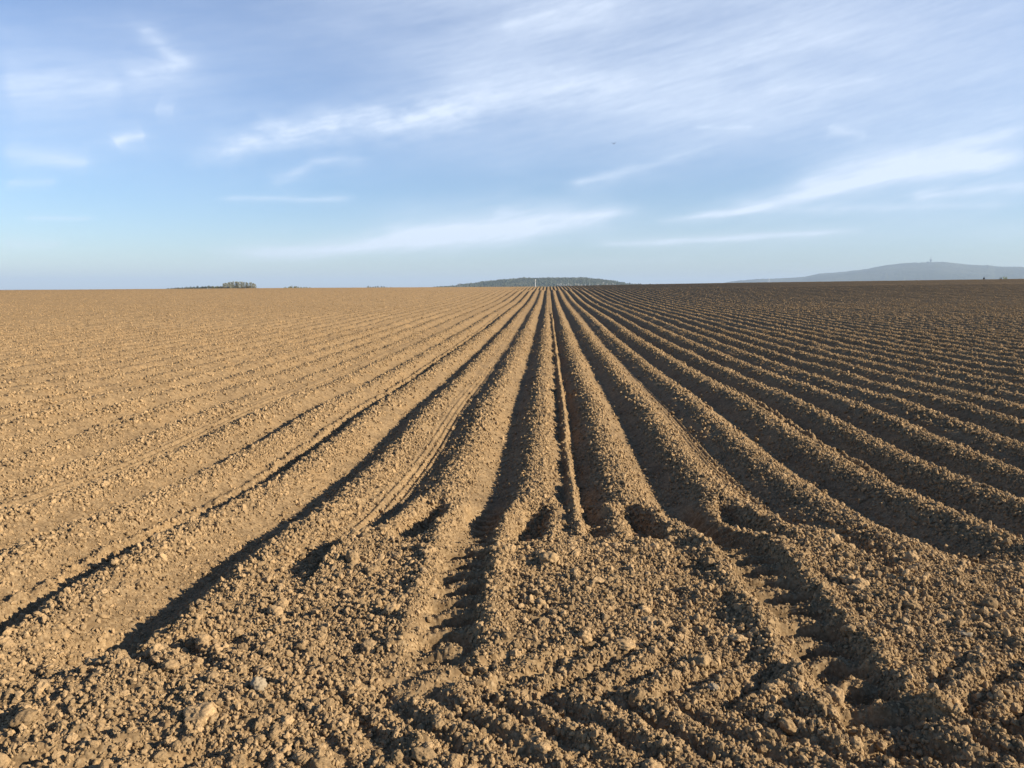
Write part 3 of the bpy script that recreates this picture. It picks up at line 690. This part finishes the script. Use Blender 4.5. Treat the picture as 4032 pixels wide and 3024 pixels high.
def clouds():
    K = IW / 2212.0                             # strokes are noted in a 2212 px wide view, then turned into sky directions
    na, ne = 1150, 520
    az = np.linspace(R(-50), R(50), na); el = np.linspace(R(0.15), R(42), ne); A, E = np.meshgrid(az, el, indexing='ij')
    def ae(x, y):
        d = pix_dir(x * K, y * K); return math.degrees(math.atan2(d.x, d.y)), math.degrees(math.asin(d.z))
    a = np.degrees(A); e = np.degrees(E)
    # coordinates on a level cloud sheet, so that detail shrinks towards the horizon
    cz = np.sin(E) + 0.06; cu = np.sin(A) * np.cos(E) / cz; cv = np.cos(A) * np.cos(E) / cz
    wa = a + 0.9 * fbm(cu * 1.6, cv * 1.6, 301, 5); we = e + 0.55 * fbm(cu * 1.6 + 9, cv * 1.6, 302, 5) * np.clip(e / 12, .25, 1.3)
    sa = a * .5; D = np.zeros_like(a)
    fil = fbm(a * 0.16 + e * .05, e * 1.3 - a * 0.24, 310, 5)              # long fibres
    fil2 = fbm(a * 0.55, e * 2.1 - a * 0.5, 320, 5); puff = fbm(a * .9, e * 1.7, 330, 5)
    fine = fbm(a * .35, e * 4.5 - a * .9, 350, 5) + .6 * fbm(a * 1.8, e * 5.5 - a * 1.2, 351, 4) + .1 * fbm(cu * 9, cv * 9, 352, 4)
    def stroke(pts, w0, w1, dens, fibre=.6, pf=0.0, soft=1.0):
        nonlocal D
        P = [ae(*p) for p in pts]; best = np.full(a.shape, 1e9); par = np.zeros(a.shape); tot = len(P) - 1
        for k in range(tot):
            (x0, y0), (x1, y1) = P[k], P[k + 1]; dx, dy = x1 - x0, y1 - y0
            t = np.clip(((wa - x0) * dx + (we - y0) * dy) / (dx * dx + dy * dy), 0, 1)
            d = np.hypot(wa - x0 - t * dx, (we - y0 - t * dy)); m = d < best; best = np.where(m, d, best); par = np.where(m, (k + t) / tot, par)
        wd = (w0 + (w1 - w0) * par) * 0.0348 * soft; end = sstep(0, .12, par) * (1 - sstep(.88, 1, par)) * .75 + .25
        v = 1.45 * dens * end * (0.72 * np.exp(-(best / wd) ** 2) + 0.38 * np.exp(-(best / (2.6 * wd)) ** 2)) * np.clip(1 + fibre * 0.75 * (fil + fil2) + pf * 1.2 * puff, 0.05, 2)
        D = 1 - (1 - D) * (1 - np.clip(v, 0, .95))
    va = a + 5 * fbm(a * .07, e * .16, 340, 4); ve = e + 2.2 * fbm(a * .09 + 5, e * .2, 341, 5); soft_n = fbm(a * .10 + e * .1, e * .42 - a * .05, 342, 6)
    def blob(x, y, rx, ry, dens, fibre=.6):
        nonlocal D
        ca, ce = ae(x, y); big = rx > 150
        A_, E_ = (va, ve) if big else (wa, we); nz = 0.45 * soft_n + .05 * fil if big else 0.8 * fibre * (fil + fil2)
        v = dens * np.exp(-((A_ - ca) / (rx * .0348)) ** 2 - ((E_ - ce) / (ry * .0348)) ** 2) * np.clip(1 + nz, 0.1, 2.2)
        D = 1 - (1 - D) * (1 - np.clip(v, 0, .95))
    # broad veils
    blob(1650, 90, 700, 190, .52, .25); blob(1050, 30, 500, 130, .30, .25); blob(2150, 200, 400, 200, .25, .3); blob(1300, 230, 420, 70, .28, .7)
    blob(60, 180, 330, 80, .34); blob(100, 300, 260, 60, .16); blob(330, 60, 330, 90, .14, .9); blob(1150, 340, 420, 50, .14, 1.0); blob(1900, 520, 600, 45, .20, 1.0); blob(1200, 480, 500, 40, .16, 1.0)
    # named wisps
    stroke([(430, 332), (520, 312), (590, 292), (660, 286), (750, 268), (850, 250), (940, 236), (1060, 232)], 16, 26, .34, .6, .6)
    blob(625, 290, 42, 20, .50, .7); blob(560, 305, 14, 14, .2, .6); blob(745, 262, 60, 24, .45, .6); blob(830, 248, 60, 22, .25, .6); blob(1045, 208, 40, 18, .28, .6)
    stroke([(930, 240), (1020, 214), (1130, 206), (1260, 196), (1420, 172)], 22, 22, .24, .7, .5)
    stroke([(302, 40), (345, 68), (375, 98), (396, 125), (375, 152), (320, 165), (250, 172)], 9, 24, .24, .7, .5)
    stroke([(0, 186), (120, 190), (270, 196)], 30, 16, .22, .8); stroke([(0, 322), (100, 338), (190, 350)], 16, 10, .22, .6); stroke([(236, 303), (280, 292), (322, 287)], 7, 7, .34, .4)
    stroke([(340, 235), (385, 240)], 12, 8, .15)
    stroke([(1440, 478), (1560, 460), (1650, 442), (1740, 420), (1850, 392), (1960, 368), (2080, 350), (2260, 338)], 6, 20, .55, .45)
    stroke([(1700, 405), (1850, 360), (1990, 330), (2260, 265)], 12, 30, .20, .8)
    stroke([(1960, 428), (2080, 414), (2240, 400)], 7, 8, .25); stroke([(1620, 452), (1900, 447), (2200, 440)], 7, 7, .16)
    stroke([(470, 552), (640, 546), (800, 532), (950, 520), (1090, 502), (1180, 490)], 13, 18, .45, .6)
    stroke([(800, 512), (950, 505), (1100, 492), (1230, 475), (1352, 457)], 16, 14, .55, .5)
    stroke([(1060, 455), (1150, 470), (1240, 465)], 16, 10, .25, .9)
    stroke([(1270, 528), (1420, 524), (1600, 514), (1840, 497)], 5, 5, .32, .4); stroke([(1100, 575), (1300, 570), (1500, 560)], 7, 6, .14)
    stroke([(480, 428), (600, 427), (760, 428)], 4, 4, .18, .4); stroke([(580, 400), (680, 356), (800, 350)], 10, 5, .16, .9); stroke([(60, 472), (180, 470)], 4, 3, .16)
    stroke([(0, 392), (110, 390)], 6, 4, .14); stroke([(0, 530), (130, 528)], 8, 6, .14)
    stroke([(1225, 402), (1330, 385), (1430, 350), (1560, 315)], 8, 10, .20, .7); stroke([(1080, 48), (1190, 22), (1350, -8)], 12, 20, .22, .7)
    stroke([(1640, 186), (1760, 184), (1900, 166)], 9, 9, .2, .7); stroke([(1780, 282), (1880, 290)], 7, 6, .2); stroke([(1500, 275), (1620, 282)], 4, 4, .16)
    D *= np.clip(1 + .12 * fil + .12 * fine, .3, 1.8)
    D = np.clip(D * sstep(0, 3.5, e), 0, .85)
    Rr = 60000.0
    V = np.stack([Rr * np.cos(E) * np.sin(A), Rr * np.cos(E) * np.cos(A), Rr * np.sin(E)], -1).reshape(-1, 3)
    idx = np.arange(na * ne, dtype=np.int32).reshape(na, ne); q = np.stack([idx[:-1, :-1], idx[:-1, 1:], idx[1:, 1:], idx[1:, :-1]], -1).reshape(-1, 4)
    me = mesh_np("cirrus_clouds", V, q); at_ = me.attributes.new("veil", 'FLOAT', 'POINT'); at_.data.foreach_set("value", D.astype(np.float32).ravel())
    m = bpy.data.materials.new("cirrus"); m.use_nodes = True; t = m.node_tree; t.nodes.clear()
    out = t.nodes.new("ShaderNodeOutputMaterial"); mx = t.nodes.new("ShaderNodeMixShader"); tr = t.nodes.new("ShaderNodeBsdfTransparent"); em = t.nodes.new("ShaderNodeEmission")
    at2 = t.nodes.new("ShaderNodeAttribute"); at2.attribute_name = "veil"
    em.inputs["Color"].default_value = (0.76, 0.85, 1.0, 1); em.inputs["Strength"].default_value = CLOUD
    t.links.new(at2.outputs["Fac"], mx.inputs[0]); t.links.new(tr.outputs[0], mx.inputs[1]); t.links.new(em.outputs[0], mx.inputs[2]); t.links.new(mx.outputs[0], out.inputs[0])
    m.cycles.emission_sampling = 'NONE'
    o = link_mesh("cirrus_clouds", me, m); tag(o, "thin white wisps and veils of high cirrus cloud across the blue sky", "clouds", kind="stuff")
CLOUD = 0.58
clouds()

bm = bmesh.new(); bmesh.ops.create_cube(bm, size=1)
me = bpy.data.meshes.new("haze"); bm.to_mesh(me); bm.free()
hz = bpy.data.objects.new("haze", me); COL.objects.link(hz); hz.scale = (56000, 41000, 640); hz.location = (0, 20000 - 400, 320 - 240)
hm = bpy.data.materials.new("thin haze"); hm.use_nodes = True; t = hm.node_tree; t.nodes.clear()
out = t.nodes.new("ShaderNodeOutputMaterial"); vol = t.nodes.new("ShaderNodeVolumePrincipled")
vol.inputs["Color"].default_value = (0.56, 0.72, 0.92, 1); vol.inputs["Density"].default_value = 6.8e-5; vol.inputs["Anisotropy"].default_value = 0.0
t.links.new(vol.outputs[0], out.inputs["Volume"]); me.materials.append(hm); tag(hz, "pale blue haze hanging over the distance", kind="stuff")

# ------------------------------------------------------------------ output
scene.view_settings.view_transform = 'Standard'; scene.view_settings.look = 'None'; scene.view_settings.exposure = 1.02; scene.view_settings.gamma = 1
scene.cycles.max_bounces = 6; scene.cycles.diffuse_bounces = 1; scene.cycles.transparent_max_bounces = 12; scene.cycles.volume_bounces = 0
print("built")
